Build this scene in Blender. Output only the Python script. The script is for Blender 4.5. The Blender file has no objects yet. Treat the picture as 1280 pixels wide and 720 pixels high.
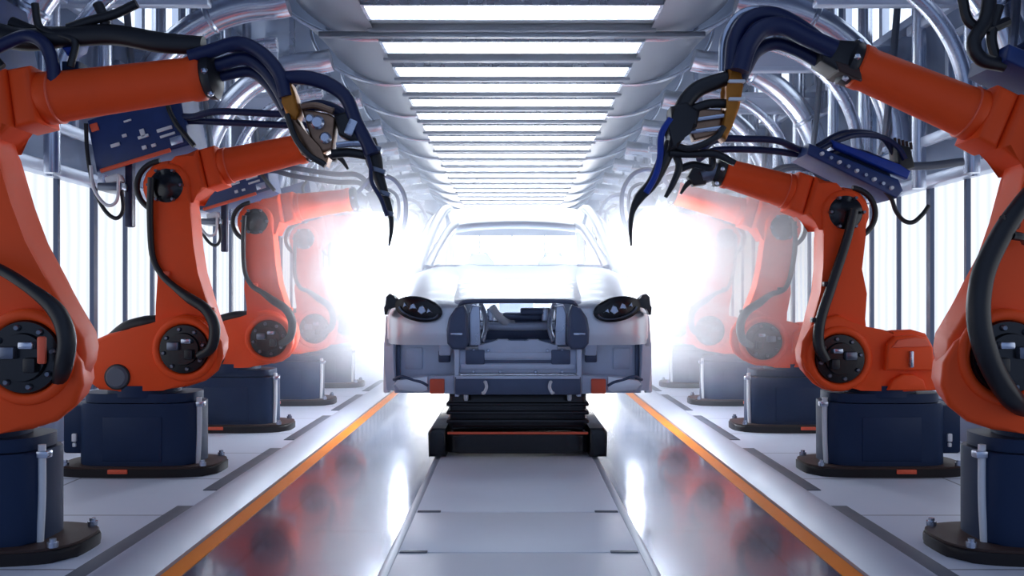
import bpy, bmesh, math, random
from mathutils import Vector, Matrix, noise
random.seed(7)
PI = math.pi
SC = bpy.context.scene
COL = SC.collection
F = 1150.0            # focal length in pixels of the 1280 frame
H = 1.168             # camera height
HOR = 372.0           # horizon row

# ------------------------------------------------------------------ materials
def mat(name, col, rough=0.5, metal=0.0, emit=None, estr=0.0, var=0.0, vscale=6.0, coat=0.0, bump=0.0, spec=0.5):
    m = bpy.data.materials.new(name); m.use_nodes = True
    nt = m.node_tree; b = nt.nodes['Principled BSDF']
    b.inputs['Base Color'].default_value = (*col, 1)
    b.inputs['Roughness'].default_value = rough
    b.inputs['Metallic'].default_value = metal
    b.inputs['Coat Weight'].default_value = coat
    b.inputs['Specular IOR Level'].default_value = spec
    if emit:
        b.inputs['Emission Color'].default_value = (*emit, 1)
        b.inputs['Emission Strength'].default_value = estr
    tc = nt.nodes.new('ShaderNodeTexCoord')
    nz = nt.nodes.new('ShaderNodeTexNoise'); nz.inputs['Scale'].default_value = vscale; nz.inputs['Detail'].default_value = 4
    nt.links.new(tc.outputs['Object'], nz.inputs['Vector'])
    mr = nt.nodes.new('ShaderNodeMapRange')
    mr.inputs['To Min'].default_value = max(0.02, rough - 0.08); mr.inputs['To Max'].default_value = min(1, rough + 0.10)
    nt.links.new(nz.outputs['Fac'], mr.inputs['Value']); nt.links.new(mr.outputs['Result'], b.inputs['Roughness'])
    if var:
        mx = nt.nodes.new('ShaderNodeMix'); mx.data_type = 'RGBA'
        mx.inputs['A'].default_value = (*[c * (1 - var) for c in col], 1)
        mx.inputs['B'].default_value = (*[min(1, c * (1 + var)) for c in col], 1)
        nt.links.new(nz.outputs['Fac'], mx.inputs['Factor']); nt.links.new(mx.outputs['Result'], b.inputs['Base Color'])
    if bump:
        bp = nt.nodes.new('ShaderNodeBump'); bp.inputs['Strength'].default_value = bump; bp.inputs['Distance'].default_value = 0.01
        nt.links.new(nz.outputs['Fac'], bp.inputs['Height']); nt.links.new(bp.outputs['Normal'], b.inputs['Normal'])
    return m

M = {}
M['orange'] = mat('robot_orange', (0.88, 0.082, 0.012), 0.46, var=0.06, spec=0.25)
M['orange_line'] = mat('orange_line', (0.95, 0.26, 0.01), 0.4)
M['redorange'] = mat('red_orange', (0.85, 0.12, 0.05), 0.45)
M['navy'] = mat('navy_paint', (0.011, 0.027, 0.075), 0.5, var=0.1, spec=0.25)
M['blue'] = mat('blue_cabinet', (0.012, 0.035, 0.15), 0.4, var=0.35, vscale=9)
M['bluehose'] = mat('blue_hose', (0.005, 0.012, 0.065), 0.4)
M['brightblue'] = mat('bright_blue', (0.008, 0.04, 0.30), 0.42, var=0.3, vscale=14, spec=0.3)
M['black'] = mat('black_rubber', (0.008, 0.008, 0.011), 0.42)
M['blackgloss'] = mat('black_gloss', (0.006, 0.006, 0.009), 0.22)
M['plate'] = mat('black_plate', (0.014, 0.011, 0.012), 0.45, spec=0.3)
M['rim'] = mat('plate_rim', (0.05, 0.028, 0.024), 0.5, spec=0.3)
M['amber'] = mat('amber_bracket', (0.42, 0.15, 0.015), 0.35, metal=0.5, var=0.3, vscale=20)
M['bronze'] = mat('bronze_plate', (0.28, 0.17, 0.11), 0.3, metal=0.85, var=0.4, vscale=25)
M['steel'] = mat('steel', (0.52, 0.57, 0.68), 0.26, metal=0.92, var=0.08)
M['darksteel'] = mat('dark_steel', (0.16, 0.18, 0.23), 0.3, metal=0.8, var=0.2)
M['white'] = mat('white_paint', (0.75, 0.77, 0.80), 0.4)
M['body'] = mat('car_sheet_metal', (0.84, 0.87, 0.92), 0.32, metal=0.5, coat=0.3)
M['bodygrey'] = mat('car_grey_metal', (0.56, 0.64, 0.78), 0.36, metal=0.2, var=0.15, vscale=8)
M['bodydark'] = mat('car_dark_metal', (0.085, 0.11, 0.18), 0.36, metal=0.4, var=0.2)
M['hull'] = mat('ceiling_metal', (0.19, 0.205, 0.25), 0.36, metal=0.7, var=0.2, vscale=3)
M['ceil'] = mat('ceiling_panel', (0.26, 0.28, 0.33), 0.38, metal=0.5, var=0.12)
M['duct'] = mat('silver_duct', (0.66, 0.71, 0.82), 0.22, metal=0.92)
M['wall'] = mat('wall_metal', (0.20, 0.25, 0.36), 0.40, metal=0.45, var=0.2, vscale=2)
M['ledge'] = mat('wall_ledge', (0.52, 0.58, 0.70), 0.32, metal=0.6)
M['mull'] = mat('mullion', (0.05, 0.07, 0.13), 0.4, metal=0.4)
M['glassdark'] = mat('blue_grey_pane', (0.10, 0.15, 0.26), 0.12, var=0.2, vscale=1.5)
M['kerb'] = mat('kerb_metal', (0.40, 0.43, 0.52), 0.42, metal=0.25)
M['slot'] = mat('dark_cover', (0.10, 0.115, 0.15), 0.5)
M['track'] = mat('track_plate', (0.78, 0.83, 0.93), 0.42, metal=0.0, var=0.05, vscale=3)
M['trackedge'] = mat('track_edge', (0.66, 0.69, 0.75), 0.4, metal=0.3)
M['spark'] = mat('weld_or_fill_arc', (1, 1, 1), 0.5, emit=(0.85, 0.9, 1.0), estr=40)

def emission(name, col, st, stripes=0.0):
    m = bpy.data.materials.new(name); m.use_nodes = True; nt = m.node_tree
    nt.nodes.remove(nt.nodes['Principled BSDF'])
    e = nt.nodes.new('ShaderNodeEmission'); e.inputs['Strength'].default_value = st
    e.inputs['Color'].default_value = (*col, 1)
    if stripes:
        tc = nt.nodes.new('ShaderNodeTexCoord'); w = nt.nodes.new('ShaderNodeTexWave')
        w.bands_direction = 'Y'; w.inputs['Scale'].default_value = 1.9; w.inputs['Distortion'].default_value = 1.2; w.inputs['Detail'].default_value = 1.0
        nt.links.new(tc.outputs['Object'], w.inputs['Vector'])
        mx = nt.nodes.new('ShaderNodeMix'); mx.data_type = 'RGBA'
        mx.inputs['A'].default_value = (col[0] * (1 - stripes), col[1] * (1 - stripes * .9), col[2] * (1 - stripes * .6), 1)
        mx.inputs['B'].default_value = (*col, 1)
        nt.links.new(w.outputs['Fac'], mx.inputs['Factor']); nt.links.new(mx.outputs['Result'], e.inputs['Color'])
    nt.links.new(e.outputs['Emission'], nt.nodes['Material Output'].inputs['Surface'])
    return m
M['strip'] = emission('light_strip', (0.86, 0.93, 1.0), 6.0)
M['daylight'] = emission('daylit_frosted_pane', (0.88, 0.93, 1.0), 1.15, 0.22)
M['clere'] = emission('daylit_clerestory', (0.80, 0.89, 1.0), 1.6, 0.3)
M['endlight'] = emission('daylit_end_pane', (0.90, 0.94, 1.0), 9.0, 0.1)

def floor_mat():
    m = mat('epoxy_floor', (0.30, 0.33, 0.42), 0.25, coat=0.35, var=0.0)
    nt = m.node_tree; b = nt.nodes['Principled BSDF']
    b.inputs['Metallic'].default_value = 0.5
    b.inputs['Coat Roughness'].default_value = 0.06
    tc = nt.nodes.new('ShaderNodeTexCoord'); br = nt.nodes.new('ShaderNodeTexBrick')
    br.offset = 0.0; br.inputs['Scale'].default_value = 1.0
    br.inputs['Brick Width'].default_value = 1.2; br.inputs['Row Height'].default_value = 0.92; br.inputs['Mortar Size'].default_value = 0.006
    br.inputs['Color1'].default_value = (0.15, 0.175, 0.25, 1); br.inputs['Color2'].default_value = (0.165, 0.19, 0.27, 1); br.inputs['Mortar'].default_value = (0.10, 0.11, 0.15, 1)
    nt.links.new(tc.outputs['Object'], br.inputs['Vector']); nt.links.new(br.outputs['Color'], b.inputs['Base Color'])
    n2 = nt.nodes.new('ShaderNodeTexNoise'); n2.inputs['Scale'].default_value = 1.4; n2.inputs['Detail'].default_value = 5
    nt.links.new(tc.outputs['Object'], n2.inputs['Vector'])
    mr = nt.nodes.new('ShaderNodeMapRange'); mr.inputs['From Min'].default_value = .35; mr.inputs['From Max'].default_value = .7
    mr.inputs['To Min'].default_value = 0.13; mr.inputs['To Max'].default_value = 0.25
    nt.links.new(n2.outputs['Fac'], mr.inputs['Value']); nt.links.new(mr.outputs['Result'], b.inputs['Roughness'])
    return m
M['floor'] = floor_mat()
def platform_mat():
    m = mat('platform_plates', (0.5, 0.53, 0.6), 0.42)
    nt = m.node_tree; b = nt.nodes['Principled BSDF']; b.inputs['Metallic'].default_value = 0.05
    tc = nt.nodes.new('ShaderNodeTexCoord'); br = nt.nodes.new('ShaderNodeTexBrick'); br.offset = 0.0
    br.inputs['Scale'].default_value = 1.0; br.inputs['Brick Width'].default_value = 1.3; br.inputs['Row Height'].default_value = 0.92; br.inputs['Mortar Size'].default_value = 0.008
    br.inputs['Color1'].default_value = (0.56, 0.61, 0.73, 1); br.inputs['Color2'].default_value = (0.59, 0.64, 0.76, 1); br.inputs['Mortar'].default_value = (0.2, 0.22, 0.28, 1)
    nt.links.new(tc.outputs['Object'], br.inputs['Vector']); nt.links.new(br.outputs['Color'], b.inputs['Base Color'])
    return m
M['platform'] = platform_mat()

def smoke_mat(name, dens, scale, edge, aniso=0.25):
    m = bpy.data.materials.new(name); m.use_nodes = True; nt = m.node_tree
    nt.nodes.remove(nt.nodes['Principled BSDF'])
    v = nt.nodes.new('ShaderNodeVolumeScatter'); v.inputs['Color'].default_value = (0.94, 0.94, 1.0, 1); v.inputs['Anisotropy'].default_value = aniso
    tc = nt.nodes.new('ShaderNodeTexCoord')
    ln = nt.nodes.new('ShaderNodeVectorMath'); ln.operation = 'LENGTH'
    nt.links.new(tc.outputs['Object'], ln.inputs[0])
    fall = nt.nodes.new('ShaderNodeMapRange'); fall.interpolation_type = 'SMOOTHSTEP'
    fall.inputs['From Min'].default_value = edge; fall.inputs['From Max'].default_value = 1.0
    fall.inputs['To Min'].default_value = 1.0; fall.inputs['To Max'].default_value = 0.0
    nt.links.new(ln.outputs['Value'], fall.inputs['Value'])
    nz = nt.nodes.new('ShaderNodeTexNoise'); nz.inputs['Scale'].default_value = scale; nz.inputs['Detail'].default_value = 3; nz.inputs['Roughness'].default_value = 0.6
    nt.links.new(tc.outputs['Object'], nz.inputs['Vector'])
    r2 = nt.nodes.new('ShaderNodeMapRange'); r2.inputs['From Min'].default_value = 0.32; r2.inputs['From Max'].default_value = 0.68
    r2.inputs['To Min'].default_value = 0.15 * dens; r2.inputs['To Max'].default_value = dens * 1.5
    nt.links.new(nz.outputs['Fac'], r2.inputs['Value'])
    mu = nt.nodes.new('ShaderNodeMath'); mu.operation = 'MULTIPLY'
    nt.links.new(fall.outputs['Result'], mu.inputs[0]); nt.links.new(r2.outputs['Result'], mu.inputs[1])
    nt.links.new(mu.outputs['Value'], v.inputs['Density'])
    nt.links.new(v.outputs['Volume'], nt.nodes['Material Output'].inputs['Volume'])
    return m
def haze_mat(dens):
    m = bpy.data.materials.new('hall_haze'); m.use_nodes = True; nt = m.node_tree
    nt.nodes.remove(nt.nodes['Principled BSDF'])
    v = nt.nodes.new('ShaderNodeVolumeScatter'); v.inputs['Color'].default_value = (0.78, 0.86, 1.0, 1); v.inputs['Density'].default_value = dens
    v.inputs['Anisotropy'].default_value = 0.2
    nt.links.new(v.outputs['Volume'], nt.nodes['Material Output'].inputs['Volume'])
    return m

# ------------------------------------------------------------------ mesh helpers
def new():
    return bmesh.new()

def build(name, bm, m, parent=None, smooth=38, loc=None, scale=None):
    bmesh.ops.recalc_face_normals(bm, faces=bm.faces)
    me = bpy.data.meshes.new(name); bm.to_mesh(me); bm.free()
    for p in me.polygons: p.use_smooth = True
    me.set_sharp_from_angle(angle=math.radians(smooth))
    me.materials.append(m if not isinstance(m, str) else M[m])
    o = bpy.data.objects.new(name, me); COL.objects.link(o)
    if parent is not None: o.parent = parent
    if loc: o.location = loc
    if scale: o.scale = scale
    return o

def tag(o, label=None, cat=None, group=None, kind=None):
    if label: o['label'] = label
    if cat: o['category'] = cat
    if group: o['group'] = group
    if kind: o['kind'] = kind
    return o

def thing(name, label, cat, loc=(0, 0, 0), group=None):
    o = bpy.data.objects.new(name, None); COL.objects.link(o); o.location = loc
    o.empty_display_size = 0.2
    return tag(o, label, cat, group)

def box(bm, c, s, bev=0.0, rot=None, seg=2):
    r = bmesh.ops.create_cube(bm, size=1.0)
    vs = r['verts']
    mtx = Matrix.Translation(c) @ (rot if rot is not None else Matrix.Identity(4)) @ Matrix.Diagonal((*s, 1))
    bmesh.ops.transform(bm, matrix=mtx, verts=vs)
    if bev:
        es = list({e for v in vs for e in v.link_edges})
        bmesh.ops.bevel(bm, geom=es, offset=bev, segments=seg, profile=0.5, affect='EDGES', clamp_overlap=True)

def prism(bm, pts, a, b, bev=0.0, axis='Y', seg=3, taper=1.0):
    """closed outline (u,w) extruded along an axis; rims bevelled. axis Y: (x,z); axis Z: (x,y); axis X: (y,z)"""
    def P(u, w, t):
        return {'Y': (u, t, w), 'Z': (u, w, t), 'X': (t, u, w)}[axis]
    v0 = [bm.verts.new(P(u, w, a)) for u, w in pts]; cu = sum(p[0] for p in pts) / len(pts); cw = sum(p[1] for p in pts) / len(pts)
    v1 = [bm.verts.new(P(cu + (u - cu) * taper, cw + (w - cw) * taper, b)) for u, w in pts]
    n = len(pts)
    f0 = bm.faces.new(v0); f1 = bm.faces.new(v1[::-1])
    for i in range(n):
        bm.faces.new((v0[i], v0[(i + 1) % n], v1[(i + 1) % n], v1[i]))
    if bev:
        es = list(f0.edges) + list(f1.edges)
        bmesh.ops.bevel(bm, geom=es, offset=bev, segments=seg, profile=0.5, affect='EDGES', clamp_overlap=True)

def catmull(pts, res=6, rad=None):
    P = [Vector(p) for p in pts]; out = []; ro = []
    n = len(P)
    if n == 2: return P, rad
    for i in range(n - 1):
        p0 = P[i - 1] if i else P[0] * 2 - P[1]; p1 = P[i]; p2 = P[i + 1]; p3 = P[i + 2] if i + 2 < n else P[-1] * 2 - P[-2]
        for k in range(res):
            t = k / res
            out.append(0.5 * ((2 * p1) + (p2 - p0) * t + (2 * p0 - 5 * p1 + 4 * p2 - p3) * t * t + (3 * p1 - p0 - 3 * p2 + p3) * t ** 3))
            if rad: ro.append(rad[i] * (1 - t) + rad[i + 1] * t)
    out.append(P[-1])
    if rad: ro.append(rad[-1])
    return out, ro

def tube(bm, pts, r, seg=10, res=6, curve=True):
    rad = list(r) if isinstance(r, (list, tuple)) else None
    if curve: path, rr = catmull(pts, res, rad)
    else: path, rr = [Vector(p) for p in pts], rad
    if rr is None or not rad: rr = [r] * len(path)
    t = (path[1] - path[0]).normalized()
    up = Vector((0, 1, 0)) if abs(t.y) < 0.9 else Vector((1, 0, 0))
    nrm = (up - t * up.dot(t)).normalized()
    rings = []
    for i, p in enumerate(path):
        if i == 0: t = (path[1] - path[0])
        elif i == len(path) - 1: t = path[-1] - path[-2]
        else: t = path[i + 1] - path[i - 1]
        t.normalize()
        nrm = (nrm - t * nrm.dot(t)).normalized(); bi = t.cross(nrm)
        rings.append([bm.verts.new(p + (nrm * math.cos(2 * PI * k / seg) + bi * math.sin(2 * PI * k / seg)) * rr[i]) for k in range(seg)])
    for a, b in zip(rings, rings[1:]):
        for k in range(seg):
            bm.faces.new((a[k], a[(k + 1) % seg], b[(k + 1) % seg], b[k]))
    bm.faces.new(rings[0][::-1]); bm.faces.new(rings[-1])

def lathe(bm, p0, p1, prof, seg=32):
    """profile [(t 0..1 along p0->p1 in metres offset allowed, radius)] around the axis p0->p1"""
    p0 = Vector(p0); p1 = Vector(p1); d = p1 - p0; L = d.length; d.normalize()
    up = Vector((0, 0, 1)) if abs(d.z) < 0.9 else Vector((1, 0, 0))
    n = (up - d * up.dot(d)).normalized(); b = d.cross(n)
    rings = [[bm.verts.new(p0 + d * (t * L) + (n * math.cos(2 * PI * k / seg) + b * math.sin(2 * PI * k / seg)) * r) for k in range(seg)] for t, r in prof]
    for a, c in zip(rings, rings[1:]):
        for k in range(seg):
            bm.faces.new((a[k], a[(k + 1) % seg], c[(k + 1) % seg], c[k]))
    bm.faces.new(rings[0][::-1]); bm.faces.new(rings[-1])

def cyl(bm, p0, p1, r, r1=None, seg=24):
    lathe(bm, p0, p1, [(0, r), (1, r if r1 is None else r1)], seg)

def torus(bm, c, R, r, axis='Y', seg=36, s2=10, a0=0.0, a1=2 * PI):
    full = abs(a1 - a0 - 2 * PI) < 1e-4
    n = seg if full else seg + 1
    rings = []
    for i in range(n):
        a = a0 + (a1 - a0) * i / seg
        ring = []
        for k in range(s2):
            b = 2 * PI * k / s2
            q = R + r * math.cos(b); h = r * math.sin(b)
            ring.append(bm.verts.new((c[0] + q * math.cos(a), c[1] + h, c[2] + q * math.sin(a))))
        rings.append(ring)
    m = n if full else n - 1
    for i in range(m):
        a, b = rings[i], rings[(i + 1) % n]
        for k in range(s2):
            bm.faces.new((a[k], a[(k + 1) % s2], b[(k + 1) % s2], b[k]))
    if not full:
        bm.faces.new(rings[0]); bm.faces.new(rings[-1][::-1])

def superellipse(a, b, n=4.0, k=40, cx=0, cy=0):
    out = []
    for i in range(k):
        t = 2 * PI * i / k; c, s = math.cos(t), math.sin(t)
        out.append((cx + a * math.copysign(abs(c) ** (2 / n), c), cy + b * math.copysign(abs(s) ** (2 / n), s)))
    return out

def sheet(bm, rows, thick=0.0):
    """quad sheet through rows of points, optional thickness towards the surface's back"""
    vs = [[bm.verts.new(p) for p in r] for r in rows]
    fs = []
    for a, b in zip(vs, vs[1:]):
        for i in range(len(a) - 1):
            fs.append(bm.faces.new((a[i], a[i + 1], b[i + 1], b[i])))
    if thick:
        bmesh.ops.recalc_face_normals(bm, faces=fs)
        bmesh.ops.solidify(bm, geom=fs, thickness=thick)

def smooth_rows(rows, n=3):
    """Catmull-Rom refinement of a grid of points both ways"""
    r1 = [catmull(r, n)[0] for r in rows]
    cols = [catmull([r[i] for r in r1], n)[0] for i in range(len(r1[0]))]
    return [[c[j] for c in cols] for j in range(len(cols[0]))]

ORD = ['nearest', 'second', 'third', 'fourth', 'fifth', 'sixth', 'seventh', 'eighth', 'ninth', 'tenth', 'eleventh', 'twelfth',
       'thirteenth', 'fourteenth', 'fifteenth', 'sixteenth', 'seventeenth', 'eighteenth', 'nineteenth', 'twentieth', 'twenty-first',
       'twenty-second', 'twenty-third', 'twenty-fourth', 'twenty-fifth']
Y0 = 3.97; BAY = 1.835          # robots stand every BAY metres
PZ = 0.08                       # platform height

# ------------------------------------------------------------------ room shell
def struct(name, bm, m, **k):
    return tag(build(name, bm, m, **k), kind='structure')
YN, YF = -1.5, 31.0
bm = new(); box(bm, (0, (YN + YF) / 2, -0.05), (7.2, YF - YN, 0.1)); struct('floor', bm, 'floor')
for sx, side in ((-1, 'left'), (1, 'right')):
    bm = new(); box(bm, (sx * 2.56, (YN + YF) / 2, PZ / 2), (1.84, YF - YN, PZ)); struct('floor_platform_' + side, bm, 'platform')
    bm = new(); prism(bm, [(sx * 1.475, 0.0), (sx * 1.475, 0.02), (sx * 1.60, 0.098), (sx * 1.638, 0.098), (sx * 1.638, 0.0)], YN, YF, 0.006, axis='Y', seg=2)
    struct('trim_kerb_' + side, bm, 'kerb')
    bm = new(); box(bm, (sx * 1.43, (YN + YF) / 2, 0.002), (0.085, YF - YN, 0.004)); struct('floor_marking_' + side, bm, 'orange_line')
    for k in range(12):
        bm = new(); y = 3.35 + k * BAY
        box(bm, (sx * 1.70, y + 0.72, PZ + 0.002), (0.085, 1.44, 0.006), 0.002)
        tag(build('channel_cover', bm, 'slot'), '%s dark channel cover from the camera along the %s kerb' % (ORD[k], side), 'channel cover', 'dark channel covers along the %s kerb' % side)

NB = 14
for sx, side in ((-1, 'left'), (1, 'right')):
    X = sx * 3.45
    bm = new(); box(bm, (X, (YN + YF) / 2, 0.2), (0.10, YF - YN, 0.40)); struct('wall_%s_base' % side, bm, 'wall')
    bm = new(); box(bm, (X, (YN + YF) / 2, 2.80), (0.10, YF - YN, 1.40)); struct('wall_%s' % side, bm, 'wall')
    bm = new(); box(bm, (X, (YN + YF) / 2, 4.36), (0.10, YF - YN, 0.30)); struct('wall_%s_top' % side, bm, 'wall')
    bm = new(); box(bm, (sx * 3.36, (YN + YF) / 2, 2.10), (0.12, YF - YN, 0.09), 0.01); struct('trim_ledge_' + side, bm, 'ledge')
    bm = new(); box(bm, (sx * 3.38, (YN + YF) / 2, 0.40), (0.08, YF - YN, 0.05), 0.01); struct('trim_sill_' + side, bm, 'ledge')
    bm = new(); box(bm, (sx * 3.36, (YN + YF) / 2, 3.47), (0.12, YF - YN, 0.07), 0.01); struct('trim_upper_ledge_' + side, bm, 'ledge')
    for k in range(NB):
        y0 = 2.0 + k * BAY
        wn = 'window_%d' % (k + 1 + (0 if sx < 0 else NB))
        bm = new()
        for q, w in ((0, 0.07), (1, 0.022), (2, 0.035)):
            box(bm, (sx * 3.415, y0 + q * BAY / 3, 1.22), (0.04, w, 1.68))
        w = struct(wn, bm, 'mull')
        bm = new(); box(bm, (sx * 3.44, y0 + BAY / 2, 1.22), (0.02, BAY, 1.68))
        struct('pane', bm, 'daylight', parent=w)
        # upper service windows: dark blue-grey glass in silver frames
        bm = new()
        for zz in (2.42, 3.17): box(bm, (sx * 3.385, y0 + BAY * .5, zz), (0.06, 1.1, 0.06), 0.008)
        for yy in (-.52, 0.02, .52): box(bm, (sx * 3.385, y0 + BAY * .5 + yy, 2.795), (0.06, 0.06, 0.75), 0.008)
        w = struct('window_%d' % (k + 41 + (0 if sx < 0 else NB)), bm, 'ledge')
        bm = new(); box(bm, (sx * 3.395, y0 + BAY * .5, 2.795), (0.02, 1.04, 0.72)); struct('pane', bm, 'glassdark', parent=w)
        bm = new()
        for q in (0, 1): box(bm, (sx * 3.41, y0 + q * BAY / 2, 3.86), (0.07, 0.07, 0.72))
        w = struct('window_%d' % (k + 81 + (0 if sx < 0 else NB)), bm, 'ledge')
        bm = new(); box(bm, (sx * 3.45, y0 + BAY / 2, 3.86), (0.02, BAY, 0.72)); struct('pane', bm, 'clere' if k % 2 else 'glassdark', parent=w)
# far end wall with one big bright window
bm = new(); box(bm, (0, YF + 0.05, 3.9), (7.2, 0.1, 1.3)); struct('wall_end', bm, 'wall')
bm = new()
for i in range(7): box(bm, (-3.3 + i * 1.1, YF - 0.02, 1.65), (0.05, 0.06, 3.2))
w = struct('window_121', bm, 'mull')
bm = new(); box(bm, (0, YF + 0.03, 1.65), (7.0, 0.03, 3.3)); struct('pane', bm, 'endlight', parent=w)

# ceiling: light panel, flared hull shells, outer ceiling
CZ = 3.60
bm = new(); box(bm, (0, 17.5, CZ + 0.06), (2.62, 27.0, 0.06)); struct('ceiling', bm, 'ceil')
for sx, side in ((-1, 'left'), (1, 'right')):
    bm = new(); box(bm, (sx * 2.75, (YN + YF) / 2, 4.48), (1.5, YF - YN, 0.06)); struct('ceiling_' + side, bm, 'wall')
LY = [7.76, 8.85, 9.8, 10.55, 11.35] + [12.2 + .85 * i for i in range(19)]
for k in range(-4, 24):
    y = LY[k] if k >= 0 else 7.76 + k * .95
    LS = LY[k + 1] - y if 0 <= k < 23 else .92
    # silver cross rib between the strips
    bm = new(); box(bm, (0, y + LS / 2, CZ - 0.005), (2.60, 0.10, 0.07), 0.012)
    box(bm, (0, y + LS / 2 + 0.13, CZ + 0.01), (2.60, 0.035, 0.05), 0.008)
    struct('trim_%d' % (k + 5), bm, 'hull')
    if 0 <= k:
        t = thing('ceiling_light', '%s light strip from the camera across the ceiling' % ORD[k], 'ceiling light', (0, y, CZ), 'light strips across the ceiling')
        bm = new()
        for dy in (-.195, .195): box(bm, (0, dy, 0.0), (2.50, 0.03, 0.06))
        for dx in (-1.235, 1.235): box(bm, (dx, 0, 0.0), (0.03, 0.38, 0.06))
        build('frame', bm, 'steel', t)
        bm = new(); box(bm, (0, 0, 0.01), (2.44, 0.36, 0.03)); build('diffuser', bm, 'strip', t)
bm = new(); box(bm, (0, 8.34, CZ - 0.05), (3.5, 0.07, 0.05), 0.008); box(bm, (0, 8.34, CZ - 0.02), (0.3, 0.16, 0.05), 0.01)
struct('trim_91', bm, 'darksteel')
prof = [(1.25, 3.585), (1.44, 3.60), (1.65, 3.665), (1.85, 3.78), (2.02, 3.94), (2.12, 4.15), (2.16, 4.42)]
for sx, side in ((-1, 'left'), (1, 'right')):
    for k in range(16):
        y = 3.1 + k * BAY
        rows = []
        for i, t in enumerate((0, .25, .5, .75, 1.0)):
            s = 0.10 * (1 - t) ** 2       # every shell flares towards the camera
            rows.append([(sx * (x + s * (x - 1.25) * 1.6), y + t * BAY, z - s * (x - 1.2) * 0.6) for x, z in catmull([(a, 0, b) for a, b in prof], 3)[0] and [(q.x, q.z) for q in catmull([(a, 0, b) for a, b in prof], 3)[0]]])
        bm = new(); sheet(bm, rows, 0.02)
        sh = struct('ceiling_shell', bm, 'hull')
        bm = new(); tube(bm, rows[0], 0.02, 8, 1, curve=False); struct('trim_edge', bm, 'duct', parent=sh)

# arches, cross beams and vertical pipes at each bay
for sx, side in ((-1, 'left'), (1, 'right')):
    for k in range(9):
        y = 5.75 + k * BAY
        t = thing('arched_duct', '%s silver arched duct from the camera on the %s side under the roof' % (ORD[k], side), 'duct', (sx * 1.95, y, 2.38), 'silver arched ducts on the %s side' % side)
        arc = lambda rx, rz, yy: [(sx * rx * math.sin(a), yy, rz * math.cos(a)) for a in [i * PI / 2 / 9 for i in range(10)]]
        bm = new(); tube(bm, [(-sx * 0.10, 0, 1.22)] + arc(1.22, 1.2, 0), 0.115, 16, 3); build('duct_tube', bm, 'duct', t)
        bm = new(); tube(bm, arc(1.30, 1.27, 0.17), 0.06, 12, 3); build('outer_pipe', bm, 'duct', t)
        bm = new(); tube(bm, arc(0.92, 0.9, 0.05), 0.05, 12, 3); build('inner_pipe', bm, 'steel', t)
        for j, a in enumerate((0.45, 1.05)):
            bm = new(); c = Vector((sx * 1.22 * math.sin(a), 0, 1.2 * math.cos(a))); d = Vector((sx * math.cos(a), 0, -math.sin(a)))
            lathe(bm, c - d * 0.02, c + d * 0.02, [(0, .12), (.2, .125), (.8, .125), (1, .12)], 20); build('flange', bm, 'steel', t)
        bm = new(); box(bm, (sx * 0.30, 0, 1.72), (0.05, 0.05, 1.06)); build('hanger', bm, 'steel', t)
        bm = new(); yb = y + 0.55
        box(bm, (sx * 2.72, yb, 3.36), (1.30, 0.09, 0.05), 0.008); box(bm, (sx * 2.72, yb, 3.27), (1.30, 0.03, 0.14)); box(bm, (sx * 2.72, yb, 3.18), (1.30, 0.09, 0.04), 0.008)
        tag(build('cross_beam', bm, 'ledge'), '%s steel cross beam from the camera between %s wall and ceiling shell' % (ORD[k], side), 'beam', 'steel cross beams on the %s side' % side)
        t = thing('pipe_rack', '%s rack of silver upright pipes from the camera along the %s wall' % (ORD[k], side), 'pipe rack', (sx * 3.0, y + 0.25, 2.0), 'silver pipe racks on the %s side' % side)
        for j, (dx, dy, r) in enumerate(((0, 0, .05), (0.10, 0.16, .03), (0.03, 0.85, .05))):
            bm = new(); cyl(bm, (sx * dx, dy, -0.02), (sx * dx, dy, 2.42), r, seg=14); build('pipe', bm, 'duct' if j % 2 == 0 else 'steel', t)
        for z in (0.32, 1.2):
            bm = new(); box(bm, (sx * 0.05, 0.45, z), (0.06, 1.2, 0.07), 0.01); build('rail', bm, 'ledge', t)
        bm = new(); tube(bm, [(sx * .12, -.05, .4), (sx * .05, -.3, .45), (sx * .02, -.45, .7), (sx * .08, -.4, 1.1), (sx * .14, -.42, 1.9)], .028, 8); build('conduit', bm, 'darksteel', t)

# ------------------------------------------------------------------ conveyor track and carrier
t = thing('conveyor_track', 'raised light grey conveyor track along the middle of the floor', 'conveyor', (0.03, 0, 0))
edges = [-1.0, 2.3, 4.02, 4.78, 7.0, 11.0, 16.0, 24.0]
for a, b in zip(edges, edges[1:]):
    bm = new(); box(bm, (0, (a + b) / 2, 0.03), (1.06, b - a - 0.012, 0.05), 0.006); build('track_plate', bm, 'track', t)
for s in (-1, 1):
    bm = new(); box(bm, (s * 0.555, 11.5, 0.02), (0.045, 25, 0.05), 0.01); build('edge_rail', bm, 'trackedge', t)
for y in (4.02, 4.78):
    for s in (-1, 1):
        bm = new(); box(bm, (s * 0.46, y, 0.057), (0.12, 0.03, 0.006), 0.002); build('seam_bracket', bm, 'slot', t)

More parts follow.
